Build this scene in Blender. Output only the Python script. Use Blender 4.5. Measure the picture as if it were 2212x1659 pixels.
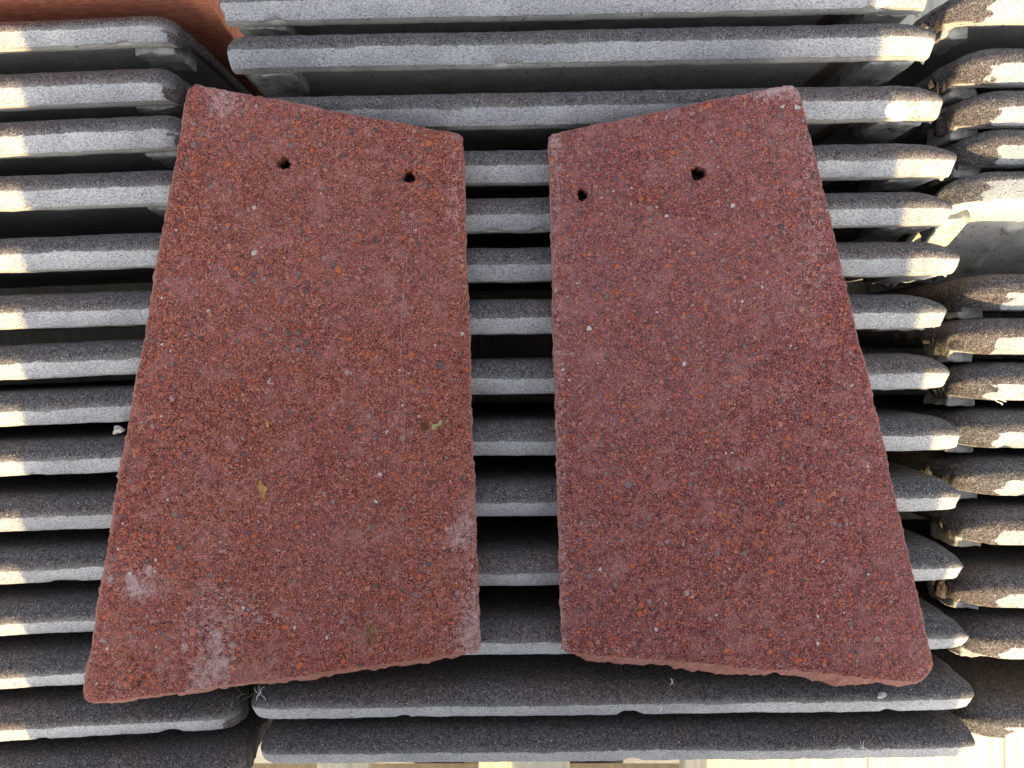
import bpy, bmesh, math, random
import numpy as np
from mathutils import Vector, Matrix

scene = bpy.context.scene
for o in list(bpy.data.objects):
    bpy.data.objects.remove(o)
COL = scene.collection
R = math.radians

# ------------------------------------------------------------------ camera, sky, sun, exposure
D = 0.435                      # lens height above the tops of the grey tiles
FPX = 1610.0                   # focal length for a picture 2212 wide
CX, CY = 1106.0, 829.5
cam_d = bpy.data.cameras.new('camera')
cam_d.sensor_width = 36.0
cam_d.lens = 36.0 * FPX / 2212.0
cam_d.clip_start = 0.01
cam_d.clip_end = 200.0
cam = bpy.data.objects.new('camera', cam_d)
COL.objects.link(cam)
cam.location = (0, 0, D)
scene.camera = cam

SUN_EL, SUN_AZ = 28.0, 4.0    # low sun behind the photographer, a little to the right
to_sun = Vector((math.sin(R(SUN_AZ)) * math.cos(R(SUN_EL)),
                 -math.cos(R(SUN_AZ)) * math.cos(R(SUN_EL)),
                 math.sin(R(SUN_EL))))
world = bpy.data.worlds.new('World')
scene.world = world
world.use_nodes = True
wn = world.node_tree.nodes
wl = world.node_tree.links
bg = wn.get('Background') or wn.new('ShaderNodeBackground')
sky = wn.new('ShaderNodeTexSky')
sky.sky_type = 'NISHITA'
sky.sun_disc = False
sky.sun_elevation = R(SUN_EL)
sky.sun_rotation = math.atan2(to_sun.x, to_sun.y)
sky.dust_density = 2.5
sky.ozone_density = 0.6
hs = wn.new('ShaderNodeHueSaturation')
hs.inputs['Saturation'].default_value = 0.45
wl.new(sky.outputs[0], hs.inputs['Color'])
wl.new(hs.outputs[0], bg.inputs[0])
bg.inputs[1].default_value = 0.15
sun_d = bpy.data.lights.new('sun', 'SUN')
sun_d.energy = 3.1
sun_d.angle = R(0.45)
sun_d.color = (1.0, 0.74, 0.38)
sun = bpy.data.objects.new('sun', sun_d)
COL.objects.link(sun)
sun.location = (0.5, -2, 2)
sun.rotation_euler = (-to_sun).to_track_quat('-Z', 'Y').to_euler()
scene.view_settings.view_transform = 'Standard'
scene.view_settings.look = 'None'
scene.view_settings.exposure = 1.7
scene.view_settings.gamma = 1.0
scene.view_settings.use_curve_mapping = False

# ------------------------------------------------------------------ helpers
rng = np.random.default_rng(7)
random.seed(7)
MM = 0.001


def px2w(px, py, z=0.0):
    """a point of the photograph (2212 wide) at the height z"""
    return Vector(((px - CX) / FPX * (D - z), (CY - py) / FPX * (D - z), z))


_P = rng.integers(0, 2 ** 31, size=4096)


def _hash(ix, iy, iz, seed):
    h = _P[(ix + seed * 131) & 4095]
    h = _P[(h + iy) & 4095]
    h = _P[(h + iz) & 4095]
    return (h & 65535) / 65535.0


def vnoise(x, y, z, seed=0):
    """value noise, -1..1, vectorised"""
    x = np.asarray(x, float); y = np.asarray(y, float); z = np.asarray(z, float)
    x, y, z = np.broadcast_arrays(x, y, z)
    ix = np.floor(x).astype(np.int64); iy = np.floor(y).astype(np.int64); iz = np.floor(z).astype(np.int64)
    fx = x - ix; fy = y - iy; fz = z - iz
    fx = fx * fx * (3 - 2 * fx); fy = fy * fy * (3 - 2 * fy); fz = fz * fz * (3 - 2 * fz)
    r = 0
    for a in (0, 1):
        for b in (0, 1):
            for c in (0, 1):
                w = (fx if a else 1 - fx) * (fy if b else 1 - fy) * (fz if c else 1 - fz)
                r = r + w * _hash(ix + a, iy + b, iz + c, seed)
    return r * 2 - 1


def mesh_obj(name, verts, faces, mat, parent=None, smooth=True, attrs=None):
    me = bpy.data.meshes.new(name)
    me.from_pydata(verts.tolist() if isinstance(verts, np.ndarray) else verts, [], faces)
    me.update()
    if smooth:
        me.polygons.foreach_set('use_smooth', np.ones(len(me.polygons), bool))
    if attrs:
        for k, v in attrs.items():
            a = me.attributes.new(k, 'FLOAT', 'POINT')
            a.data.foreach_set('value', np.asarray(v, np.float32))
    me.materials.append(mat)
    o = bpy.data.objects.new(name, me)
    COL.objects.link(o)
    if parent:
        o.parent = parent
    return o


def bm_obj(name, bm, mat, parent=None, smooth=True):
    me = bpy.data.meshes.new(name)
    bm.normal_update()
    bm.to_mesh(me)
    bm.free()
    if smooth:
        for p in me.polygons:
            p.use_smooth = True
    me.materials.append(mat)
    o = bpy.data.objects.new(name, me)
    COL.objects.link(o)
    if parent:
        o.parent = parent
    return o


def empty(name, loc, rot=(0, 0, 0)):
    o = bpy.data.objects.new(name, None)
    o.empty_display_size = 0.02
    COL.objects.link(o)
    o.location = loc
    o.rotation_euler = rot
    return o


def tag(o, label=None, cat=None, group=None, kind=None):
    if label: o['label'] = label
    if cat: o['category'] = cat
    if group: o['group'] = group
    if kind or label: o['kind'] = kind or 'thing'
    return o


class NT:
    """small node helper"""
    def __init__(self, name):
        self.m = bpy.data.materials.new(name)
        self.m.use_nodes = True
        self.n = self.m.node_tree.nodes
        self.l = self.m.node_tree.links
        self.n.clear()
        self.out = self.n.new('ShaderNodeOutputMaterial')
        self.b = self.n.new('ShaderNodeBsdfPrincipled')
        self.b.inputs['Roughness'].default_value = 0.9
        self.b.inputs['Specular IOR Level'].default_value = 0.25
        self.l.new(self.b.outputs[0], self.out.inputs[0])
        tc = self.n.new('ShaderNodeTexCoord')
        oi = self.n.new('ShaderNodeObjectInfo')
        ml = self.n.new('ShaderNodeMath'); ml.operation = 'MULTIPLY'; ml.inputs[1].default_value = 37.0
        self.l.new(oi.outputs['Random'], ml.inputs[0])
        va = self.n.new('ShaderNodeVectorMath'); va.operation = 'ADD'
        self.l.new(tc.outputs['Object'], va.inputs[0])
        self.l.new(ml.outputs[0], va.inputs[1])
        self.co = va.outputs[0]
        self.rand = oi.outputs['Random']

    def scaled(self, s):
        v = self.n.new('ShaderNodeVectorMath'); v.operation = 'MULTIPLY'
        self.l.new(self.co, v.inputs[0]); v.inputs[1].default_value = s
        return v.outputs[0]

    def noise(self, scale, detail=2, rough=0.5, vec=None, out='Fac'):
        t = self.n.new('ShaderNodeTexNoise')
        t.inputs['Scale'].default_value = scale
        t.inputs['Detail'].default_value = detail
        t.inputs['Roughness'].default_value = rough
        self.l.new(vec or self.co, t.inputs['Vector'])
        return t.outputs[out]

    def voro(self, scale, feature='F1', rnd=1.0, vec=None):
        t = self.n.new('ShaderNodeTexVoronoi')
        t.feature = feature
        t.inputs['Scale'].default_value = scale
        t.inputs['Randomness'].default_value = rnd
        self.l.new(vec or self.co, t.inputs['Vector'])
        return t

    def attr(self, name):
        a = self.n.new('ShaderNodeAttribute'); a.attribute_name = name
        return a.outputs['Fac']

    def math(self, op, a, b=None, c=None, clamp=False):
        m = self.n.new('ShaderNodeMath'); m.operation = op; m.use_clamp = clamp
        for i, v in enumerate((a, b, c)):
            if v is None: continue
            if isinstance(v, (int, float)): m.inputs[i].default_value = v
            else: self.l.new(v, m.inputs[i])
        return m.outputs[0]

    def ramp(self, f, lo, hi, a=0.0, b=1.0):
        m = self.n.new('ShaderNodeMapRange')
        m.interpolation_type = 'SMOOTHSTEP'
        self.l.new(f, m.inputs[0])
        for i, v in zip((1, 2, 3, 4), (lo, hi, a, b)):
            m.inputs[i].default_value = v
        return m.outputs[0]

    def colramp(self, f, stops, interp='LINEAR'):
        r = self.n.new('ShaderNodeValToRGB')
        r.color_ramp.interpolation = interp
        e = r.color_ramp.elements
        while len(e) < len(stops): e.new(0.5)
        for el, (p, c) in zip(e, stops):
            el.position = p; el.color = (*c, 1)
        self.l.new(f, r.inputs[0])
        return r.outputs[0]

    def mix(self, f, a, b, mode='MIX'):
        m = self.n.new('ShaderNodeMix'); m.data_type = 'RGBA'; m.blend_type = mode
        if isinstance(f, (int, float)): m.inputs[0].default_value = f
        else: self.l.new(f, m.inputs[0])
        for i, v in ((6, a), (7, b)):
            if isinstance(v, tuple): m.inputs[i].default_value = (*v, 1)
            else: self.l.new(v, m.inputs[i])
        return m.outputs[2]

    def done(self, col, height=None, strength=0.6, dist=0.0008):
        if isinstance(col, tuple): self.b.inputs['Base Color'].default_value = (*col, 1)
        else: self.l.new(col, self.b.inputs['Base Color'])
        if height is not None:
            bp = self.n.new('ShaderNodeBump')
            bp.inputs['Strength'].default_value = strength
            bp.inputs['Distance'].default_value = dist
            self.l.new(height, bp.inputs['Height'])
            self.l.new(bp.outputs[0], self.b.inputs['Normal'])
        return self.m


# ------------------------------------------------------------------ materials
def mat_grey():
    t = NT('grey_concrete_tile')
    bare, under, white = t.attr('bare'), t.attr('under'), t.attr('white')
    fine = t.noise(1450, 3, 0.65)
    mid = t.noise(420, 3, 0.6)
    big = t.noise(28, 3, 0.55)
    grain = t.voro(820)
    # dark granular coat
    g = t.math('ADD', t.math('MULTIPLY', fine, 0.76), t.math('MULTIPLY', mid, 0.24))
    dark = t.colramp(g, [(0.37, (0.014, 0.013, 0.0132)), (0.49, (0.066, 0.061, 0.060)), (0.62, (0.205, 0.192, 0.186))])
    warm = t.ramp(t.noise(14, 2), 0.35, 0.75)
    dark = t.mix(t.math('MULTIPLY', warm, 0.6), dark, (1.3, 1.0, 0.92), 'MULTIPLY')
    # sparse pale grains
    sp = t.math('GREATER_THAN', t.math('MULTIPLY', t.math('LESS_THAN', grain.outputs['Distance'], 0.34),
                                       t.n.new('ShaderNodeSeparateColor').outputs[0]), 0.5)
    sc = t.n.new('ShaderNodeSeparateColor'); t.l.new(grain.outputs['Color'], sc.inputs[0])
    sp = t.math('MULTIPLY', t.math('LESS_THAN', grain.outputs['Distance'], 0.33), t.math('GREATER_THAN', sc.outputs[0], 0.965))
    dark = t.mix(t.math('MULTIPLY', sp, 0.75), dark, (0.42, 0.41, 0.39))
    # cement dust rubbed over the rounded top next to the bare edge
    du = t.math('ADD', t.attr('dust'), t.math('MULTIPLY', t.math('SUBTRACT', t.noise(90, 4, 0.65), 0.5), 1.1))
    du = t.math('ADD', du, t.math('MULTIPLY', t.math('SUBTRACT', fine, 0.5), 1.2))
    dark = t.mix(t.ramp(du, 0.25, 1.15, 0.0, 0.58), dark, (0.235, 0.23, 0.225))
    # bare cement edge with crackle along the tile
    sq = t.scaled((720, 1350, 1350))
    crk = t.noise(1.0, 4, 0.72, vec=sq)
    light = t.colramp(crk, [(0.33, (0.120, 0.120, 0.121)), (0.44, (0.31, 0.31, 0.308)), (0.60, (0.50, 0.50, 0.485))])
    stain = t.ramp(big, 0.35, 0.72)
    light = t.mix(t.math('MULTIPLY', stain, 0.8), light, (0.70, 0.70, 0.73), 'MULTIPLY')
    # zone mask with ragged border
    z = t.math('ADD', bare, t.math('MULTIPLY', t.math('SUBTRACT', t.noise(260, 3, 0.65), 0.5), 1.3))
    z = t.math('ADD', z, t.math('MULTIPLY', t.math('SUBTRACT', t.noise(60, 3), 0.5), 0.9))
    z = t.math('ADD', z, t.math('MULTIPLY', t.math('SUBTRACT', fine, 0.5), 0.5))
    zf = t.ramp(z, 0.38, 0.62)
    col = t.mix(zf, dark, light)
    # smooth cast underside
    pit = t.ramp(t.noise(420, 2, 0.6), 0.28, 0.40)
    uc = t.colramp(t.noise(60, 4, 0.6), [(0.3, (0.33, 0.315, 0.285)), (0.7, (0.48, 0.455, 0.40))])
    uc = t.mix(t.math('SUBTRACT', 1.0, pit), uc, (0.12, 0.115, 0.105))
    col = t.mix(under, col, uc)
    wf = t.ramp(t.math('ADD', white, t.math('MULTIPLY', t.math('SUBTRACT', mid, 0.5), 0.8)), 0.40, 0.62)
    col = t.mix(wf, col, (0.80, 0.80, 0.78))
    brown_band = t.attr('brown_band')
    rf = t.ramp(t.math('ADD', brown_band, t.math('MULTIPLY', t.math('SUBTRACT', t.noise(120, 3), 0.5), 0.6)), 0.35, 0.8)
    col = t.mix(t.math('MULTIPLY', rf, 0.8), col, (0.11, 0.055, 0.022))  # brown tone in a ragged band on the underside near the right end
    h = t.math('ADD', t.math('MULTIPLY', fine, 0.55), t.math('MULTIPLY', mid, 0.6))
    h = t.math('SUBTRACT', h, t.math('MULTIPLY', t.math('MULTIPLY', under, h), 0.8))
    return t.done(col, h, 0.9, 0.0013)


def mat_red(name, tint):
    t = NT(name)
    bloom, rim = t.attr('bloom'), t.attr('rim')
    fine = t.noise(1250, 3, 0.65)
    mid = t.noise(330, 4, 0.6)
    big = t.noise(22, 4, 0.6)
    g = t.math('ADD', t.math('MULTIPLY', fine, 0.74), t.math('MULTIPLY', mid, 0.26))
    base = t.colramp(g, [(0.395, (0.016, 0.005, 0.005)), (0.46, (0.150, 0.036, 0.029)),
                         (0.545, (0.250, 0.072, 0.056)), (0.625, (0.47, 0.20, 0.165))])
    base = t.mix(1.0, base, tint, 'MULTIPLY')
    base = t.mix(t.ramp(big, 0.30, 0.72, 0.0, 0.55), base, (0.80, 0.72, 0.80), 'MULTIPLY')
    base = t.mix(t.ramp(t.noise(11, 3, 0.6), 0.45, 0.75, 0.0, 0.40), base, (1.18, 1.06, 0.95), 'MULTIPLY')
    base = t.mix(t.ramp(t.noise(7, 3, 0.55), 0.40, 0.66, 0.0, 0.16), base, (0.30, 0.150, 0.150))
    hts = t.math('MULTIPLY', g, 0.9)
    dens = t.math('MULTIPLY', t.math('SUBTRACT', t.noise(16, 3, 0.6), 0.47), 0.9)
    # aggregate of several sizes pressed into the face
    warp = t.n.new('ShaderNodeVectorMath'); warp.operation = 'ADD'
    wv = t.n.new('ShaderNodeVectorMath'); wv.operation = 'SCALE'; wv.inputs['Scale'].default_value = 0.0034
    t.l.new(t.noise(380, 3, 0.6, out='Color'), wv.inputs[0])
    t.l.new(t.co, warp.inputs[0]); t.l.new(wv.outputs[0], warp.inputs[1])
    for sc_, keep, rad in ((560, 0.60, 0.36), (330, 0.72, 0.34), (210, 0.86, 0.31), (140, 0.955, 0.27)):
        v = t.voro(sc_, vec=warp.outputs[0])
        s = t.n.new('ShaderNodeSeparateColor'); t.l.new(v.outputs['Color'], s.inputs[0])
        edge = t.ramp(v.outputs['Distance'], rad - 0.05, rad + 0.05, 1.0, 0.0)
        kp = t.math('SUBTRACT', keep, t.math('MULTIPLY', dens, 1.6 * (1 - keep) + 0.05))
        on = t.math('MULTIPLY', edge, t.math('GREATER_THAN', s.outputs[0], kp))
        pc = t.colramp(s.outputs[1], [(0.0, (0.47, 0.115, 0.045)), (0.34, (0.33, 0.080, 0.042)), (0.50, (0.105, 0.075, 0.078)),
                                      (0.62, (0.19, 0.135, 0.13)), (0.72, (0.42, 0.18, 0.115)), (0.86, (0.30, 0.18, 0.16)),
                                      (0.987, (0.55, 0.48, 0.44))], 'CONSTANT')
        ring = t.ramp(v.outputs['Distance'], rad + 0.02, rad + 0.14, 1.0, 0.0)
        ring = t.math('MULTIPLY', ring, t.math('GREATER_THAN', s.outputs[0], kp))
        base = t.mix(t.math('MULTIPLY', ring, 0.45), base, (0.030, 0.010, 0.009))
        base = t.mix(t.math('MULTIPLY', on, 0.82), base, pc)
        hts = t.math('ADD', hts, t.math('MULTIPLY', on, 0.45))
    # lime bloom and worn pale arrises
    bl = t.math('ADD', t.math('MULTIPLY', bloom, 1.0), t.math('MULTIPLY', t.math('SUBTRACT', mid, 0.5), 2.6))
    bl = t.math('ADD', bl, t.math('MULTIPLY', t.math('SUBTRACT', fine, 0.5), 2.4))
    bl = t.math('MULTIPLY', bl, t.ramp(bloom, 0.05, 0.5))
    base = t.mix(t.ramp(bl, 0.15, 1.9, 0.0, 0.44), base, (0.56, 0.46, 0.44))
    sil = t.noise(70, 5, 0.72)
    base = t.mix(t.ramp(sil, 0.48, 0.74, 0.0, 0.42), base, (0.36, 0.180, 0.160))
    rm = t.math('ADD', rim, t.math('MULTIPLY', t.math('SUBTRACT', t.noise(160, 3, 0.6), 0.5), 0.9))
    base = t.mix(t.ramp(rm, 0.35, 1.1, 0.0, 0.40), base, (0.37, 0.21, 0.165))
    return t.done(base, hts, 0.85, 0.0011)


M_GREY = mat_grey()
M_RED_A = mat_red('red_granular_tile', (1.08, 1.12, 1.0))
M_RED_B = mat_red('burgundy_granular_tile', (0.95, 1.01, 1.07))


def mat_simple(name, a, b, scale, hs=None, strength=0.5, dist=0.0006, stretch=None, rough=0.9, lo=.3, hi=.7):
    t = NT(name)
    vec = t.scaled(stretch) if stretch else None
    f = t.noise(1.0 if stretch else scale, 4, 0.6, vec=vec)
    c = t.colramp(f, [(lo, a), (hi, b)])
    t.b.inputs['Roughness'].default_value = rough
    return t.done(c, t.noise(hs or scale * 3, 3, 0.6) if not stretch else f, strength, dist)


M_NIB = mat_simple('pale_rough_cement', (0.20, 0.195, 0.175), (0.52, 0.50, 0.44), 150, 500, 0.8, 0.001)
M_CLAY = mat_simple('orange_clay', (0.44, 0.12, 0.06), (0.80, 0.33, 0.20), 0, stretch=(160, 90, 700), strength=0.35, dist=0.0004)
M_WOOD = mat_simple('pale_timber', (0.50, 0.44, 0.32), (0.70, 0.64, 0.49), 0, stretch=(170, 9, 60), strength=0.4, dist=0.0008)
M_GROUND = mat_simple('yard_concrete', (0.20, 0.19, 0.175), (0.30, 0.29, 0.27), 6, 150, 0.6, 0.002)
M_LEAF = mat_simple('dry_leaf', (0.22, 0.10, 0.03), (0.45, 0.23, 0.08), 260, 500)
M_LEAFG = mat_simple('olive_leaf', (0.17, 0.15, 0.06), (0.33, 0.30, 0.13), 260, 500)
M_LEAFB = mat_simple('brown_leaf', (0.06, 0.025, 0.010), (0.15, 0.065, 0.03), 260, 500)
M_WHITE = mat_simple('white_fluff', (0.45, 0.45, 0.43), (0.78, 0.78, 0.76), 400, 900)
M_SILK = mat_simple('cobweb_silk', (0.28, 0.19, 0.18), (0.44, 0.34, 0.32), 300, 900)

# ------------------------------------------------------------------ ground and timber deck
DECK = -0.176
GROUND = -0.72
bm = bmesh.new()
bmesh.ops.create_grid(bm, x_segments=8, y_segments=8, size=40)
g = bm_obj('ground', bm, M_GROUND, smooth=False)
g.location = (0, 0, GROUND)
tag(g, kind='structure')


def box_bm(sx, sy, sz, bev=0.002, seg=2):
    bm = bmesh.new()
    bmesh.ops.create_cube(bm, size=1)
    bmesh.ops.scale(bm, vec=(sx, sy, sz), verts=bm.verts)
    bmesh.ops.bevel(bm, geom=bm.edges[:], offset=bev, segments=seg, affect='EDGES', profile=0.6)
    return bm


plat = tag(empty('timber_platform', (0, -0.02, GROUND)),
           'pale timber deck of rough sawn boards the grey tiles stand on', 'platform')


def board(name, x0, x1, y0, y1, z0, z1):
    o = bm_obj(name, box_bm(x1 - x0, y1 - y0, z1 - z0, 0.0025), M_WOOD, plat, False)
    o.location = ((x0 + x1) / 2, (y0 + y1) / 2 + 0.02, (z0 + z1) / 2 - GROUND)
    return o


dz = D - DECK


def deckx(px):
    return (px - CX) / FPX * dz


edges = [(-0.90, -0.751), (-0.75, -0.601), (-0.60, -0.441), (-0.44, -0.281), (deckx(683), deckx(795)), (deckx(1033), deckx(1231)), (deckx(1478), deckx(1875)),
         (deckx(1876), deckx(2170)), (deckx(2171), 0.56), (0.561, 0.72), (0.721, 0.88)]
for a, b in edges:
    board('deck_board', a, b, -0.46, 0.40, DECK - 0.020, DECK)
for a, b in ((-0.2795, deckx(683) - 0.0005), (deckx(795) + 0.0005, deckx(1033) - 0.0005), (deckx(1231) + 0.0005, deckx(1478) - 0.0005)):
    board('deck_board', a, b, -0.195, 0.40, DECK - 0.020, DECK - 0.001)
for y in (-0.40, 0.0, 0.33):
    board('bearer', -0.92, 0.90, y - 0.04, y + 0.04, DECK - 0.098, DECK - 0.0205)
for x in (-0.85, 0.0, 0.83):
    for y in (-0.40, 0.33):
        board('leg', x - 0.045, x + 0.045, y - 0.045, y + 0.045, GROUND + 0.002, DECK - 0.0985)

# ------------------------------------------------------------------ grey tiles stacked on edge
# section (y, z) in mm from the front lip round the top to the back: zone b = bare cement, u = smooth underside, d = dark coat
PROFILE = [(7.0, -165, 'u'), (7.0, -60, 'u'), (7.0, -30, 'u'), (6.6, -19, 'u'), (4.6, -15, 'u'), (1.2, -13, 'u'), (0, -11.5, 'u'),
           (0, -5.2, 'u'), (0.5, -4.0, 'b'), (2.2, -2.7, 'b'), (4.4, -1.2, 'b'), (6.6, 0.2, 'b'), (8.2, 1.1, 'b'),
           (10.0, 1.9, 'd'), (12.2, 2.1, 'd'), (14.4, 1.3, 'd'), (16.6, -0.6, 'd'), (18.6, -3.4, 'd'), (20.0, -7, 'd'), (20.8, -12, 'd'),
           (21.2, -20, 'd'), (21.5, -34, 'd'), (21.5, -60, 'd'), (21.5, -165, 'd')]


def resample():
    P = []
    n = len(PROFILE)
    for i in range(n - 1):
        y0, z0, t0 = PROFILE[i]; y1, z1, t1 = PROFILE[i + 1]
        L = math.hypot(y1 - y0, z1 - z0)
        top = max(z0, z1)
        step = 1.0 if top > -14 else (2.5 if top > -40 else 8.0)
        k = max(1, int(round(L / step)))
        for j in range(k):
            f = j / k
            P.append((y0 + (y1 - y0) * f, z0 + (z1 - z0) * f, t0, t1, f))
    y, z, tt = PROFILE[-1]
    P.append((y, z, tt, tt, 0))
    Y = np.array([p[0] for p in P]); Z = np.array([p[1] for p in P])
    bare = np.array([(p[2] == 'b') * (1 - p[4]) + (p[3] == 'b') * p[4] for p in P], float)
    under = np.array([(p[2] == 'u') * (1 - p[4]) + (p[3] == 'u') * p[4] for p in P], float)
    return Y, Z, bare, under


PY, PZ, PB, PU = resample()
ORD = ['first', 'second', 'third', 'fourth', 'fifth', 'sixth', 'seventh', 'eighth', 'ninth', 'tenth', 'eleventh', 'twelfth',
       'thirteenth', 'fourteenth', 'fifteenth']


def grey_tile(xl, xr, yl, yr, z0, lean, label, group, ends, seed, thick=1.0, whites=(), ribs=False, brown_band=False, foot=None):
    """xl/xr: picture x of the two ends; yl, yr: picture y of the lower border of the pale edge at those ends"""
    A = px2w(xl, yl, z0 - 4 * MM); B = px2w(xr, yr, z0 - 4 * MM)
    L = (B - A).length / MM
    ang = math.atan2(B.y - A.y, B.x - A.x)
    H = foot or (z0 - DECK) / MM               # standing height
    vis0, vis1 = (-0.34 - A.x) / MM, (0.36 - A.x) / MM
    xs = [0.0]
    while xs[-1] < L:
        d = min(xs[-1], L - xs[-1])
        s = 0.7 if d < 6 else (1.4 if d < 40 else 2.0)
        if xs[-1] < vis0 or xs[-1] > vis1: s = 12.0
        xs.append(xs[-1] + s)
    xs[-1] = L
    xs = np.array(xs)
    X, Y = np.meshgrid(xs, PY, indexing='ij')
    _, Z = np.meshgrid(xs, PZ, indexing='ij')
    bare = np.broadcast_to(PB, X.shape).copy(); under = np.broadcast_to(PU, X.shape).copy()
    Z = np.where(Z < -60, -60 + (Z + 60) * (H - 60) / 105.0, Z)
    Y = Y * thick
    # stretch of the pale edge
    brown_band_a = np.zeros_like(X)
    for side in (0, 1):
        e = ends[side]
        d = X if side == 0 else L - X
        d = d + vnoise(Y * 0.12, Z * 0.12, X * 0.02, seed + 50 + side) * e.get('chip', 1.2) * np.clip(1 - d / 14, 0, 1)
        Le = e['len']
        s = np.clip(1 - d / Le, 0, 1)
        s = 1 - np.sqrt(np.clip(1 - s * s, 0, 1))
        w = np.clip((Z + 75) / 45, 0, 1)
        Z = Z - e['drop'] * s * w
        back = np.clip((Y - 8 * thick), 0, None)
        Y = Y - back * e['plan'] * s
        front = np.clip((8 * thick - Y), 0, None)
        Y = Y + front * e.get('fplan', 0.15) * s * (Z > -16)
        X = X + (1 if side == 0 else -1) * e.get('pull', 1.5) * s * (Z > -25)
        if e.get('dark', 0):
            n = vnoise(X * 0.18, Y * 0.3, Z * 0.3, seed + 9) * 5
            k = np.clip((d + n - e['dark'] + 3) / 6, 0, 1)
            bare = bare * k
            under = under * np.where(Z > -7, k, 1)
            cap = np.clip((d - 1.5) / 2, 0, 1)
            under = under * cap; bare = bare * cap
        if brown_band and side == 1:
            brown_band_a += np.exp(-((d - 46) / 9.0) ** 2) * (Z < -11) * (Y < 9)
    # roughness that shows in the outline
    amp = np.where(under > 0.5, 0.10, 0.26)
    n1 = vnoise(X * 0.75, Y * 0.75, Z * 0.75, seed); n2 = vnoise(X * 0.12, Y * 0.15, Z * 0.15, seed + 3)
    n3 = vnoise(X * 0.02, Y * 0.02, Z * 0.02, seed + 5)
    topw = np.clip((Z + 40) / 30, 0, 1)
    Z = Z + (n1 * amp + n2 * 0.35) * topw + n3 * 0.5 * topw
    Y = Y + (vnoise(X * 0.75, Y * 0.75, Z * 0.75, seed + 21) * amp + vnoise(X * 0.1, Y * 0.1, Z * 0.1, seed + 23) * 0.3)
    # the border of bare edge wanders along the tile
    bare = np.clip(bare + vnoise(X * 0.03, 0.0, seed * 1.7, seed + 30) * 0.22 * (PB[None, :] > 0.02), 0, 1)
    crng = np.random.default_rng(seed)
    for _ in range(crng.integers(2, 6)):         # knocks along the front arris
        cx_, cr = crng.uniform(vis0, vis1), crng.uniform(2.0, 6.5)
        if cx_ < 0 or cx_ > L: continue
        g_ = np.exp(-((X - cx_ + vnoise(Y * .4, Z * .4, 0.0, seed + 71) * 2) / cr) ** 4) * np.exp(-((np.hypot(Y, Z + 4.5)) / (cr * 0.55)) ** 2)
        dp = crng.uniform(0.8, 2.4)
        Y = Y + g_ * dp; Z = Z - g_ * dp * 0.8
    for _ in range(crng.integers(1, 4)):         # bites out of the dark coat border
        cx_, cr = crng.uniform(vis0, vis1), crng.uniform(4, 16)
        bare = np.clip(bare + crng.choice([-.55, .5]) * np.exp(-((X - cx_) / cr) ** 2 - ((Y - 8.5 * thick) / 2.2) ** 2) * (Z > -8), 0, 1)
    if ribs:
        fr = Y < 7.5
        Y = Y + np.where(fr & (Z < -16), -3.4 * np.abs(np.sin(X * math.pi / 24.0)) ** 2 * np.clip((-16 - Z) / 8, 0, 1), 0)
    white = np.zeros_like(X)
    for (wx, wt, wr) in whites:                # picture x along the tile, 0..1 across the pale edge, radius mm
        lx = (wx - xl) / (xr - xl) * L
        white += 1.2 * np.exp(-(((X - lx) / wr) ** 2 + ((Y - wt * 8) / (wr * 0.8)) ** 2)) * (Z > -12)
    dust = np.where((Y > 7.0 * thick) & (Z > -16), np.exp(-np.clip(Y - 8.5 * thick, 0, None) / 4.5), 0.0) * (0.45 if xl > 1800 else 1.0)
    # to local coordinates: origin at the middle of the foot, front face
    nx, npf = X.shape
    V = np.stack([(X - L / 2) * MM, Y * MM, (Z + H) * MM], -1).reshape(-1, 3)
    idx = np.arange(nx * npf).reshape(nx, npf)
    a = idx[:-1, :-1].ravel(); b = idx[1:, :-1].ravel(); c = idx[1:, 1:].ravel(); d_ = idx[:-1, 1:].ravel()
    F = np.stack([a, b, c, d_], -1).tolist()
    # underside of the foot
    F += np.stack([idx[:-1, -1], idx[1:, -1], idx[1:, 0], idx[:-1, 0]], -1).tolist()
    # end caps as strips between front and back
    nv = len(V)
    for side in (0, nx - 1):
        loop = idx[side]
        i, j = 0, npf - 1
        while j - i > 1:
            # advance the side that is lower
            if PZ[i + 1] <= PZ[j - 1]:
                tri = [loop[i], loop[i + 1], loop[j]]; i += 1
            else:
                tri = [loop[i], loop[j - 1], loop[j]]; j -= 1
            F.append([int(q) for q in (tri if side == 0 else tri[::-1])])
    rot = Matrix.Rotation(ang, 4, 'Z') @ Matrix.Rotation(R(lean), 4, 'X')
    top = (A + B) / 2
    base = top - rot @ Vector((0, 0, (H - 4) * MM))
    root = empty('roof_tile', base, rot.to_euler())
    tag(root, label, 'roof tile', group)
    mesh_obj('body', V, F, M_GREY, root, True,
             {'bare': bare.ravel(), 'under': under.ravel(), 'white': white.ravel(), 'brown_band': np.clip(brown_band_a, 0, 1).ravel(), 'dust': dust.ravel()})
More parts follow.
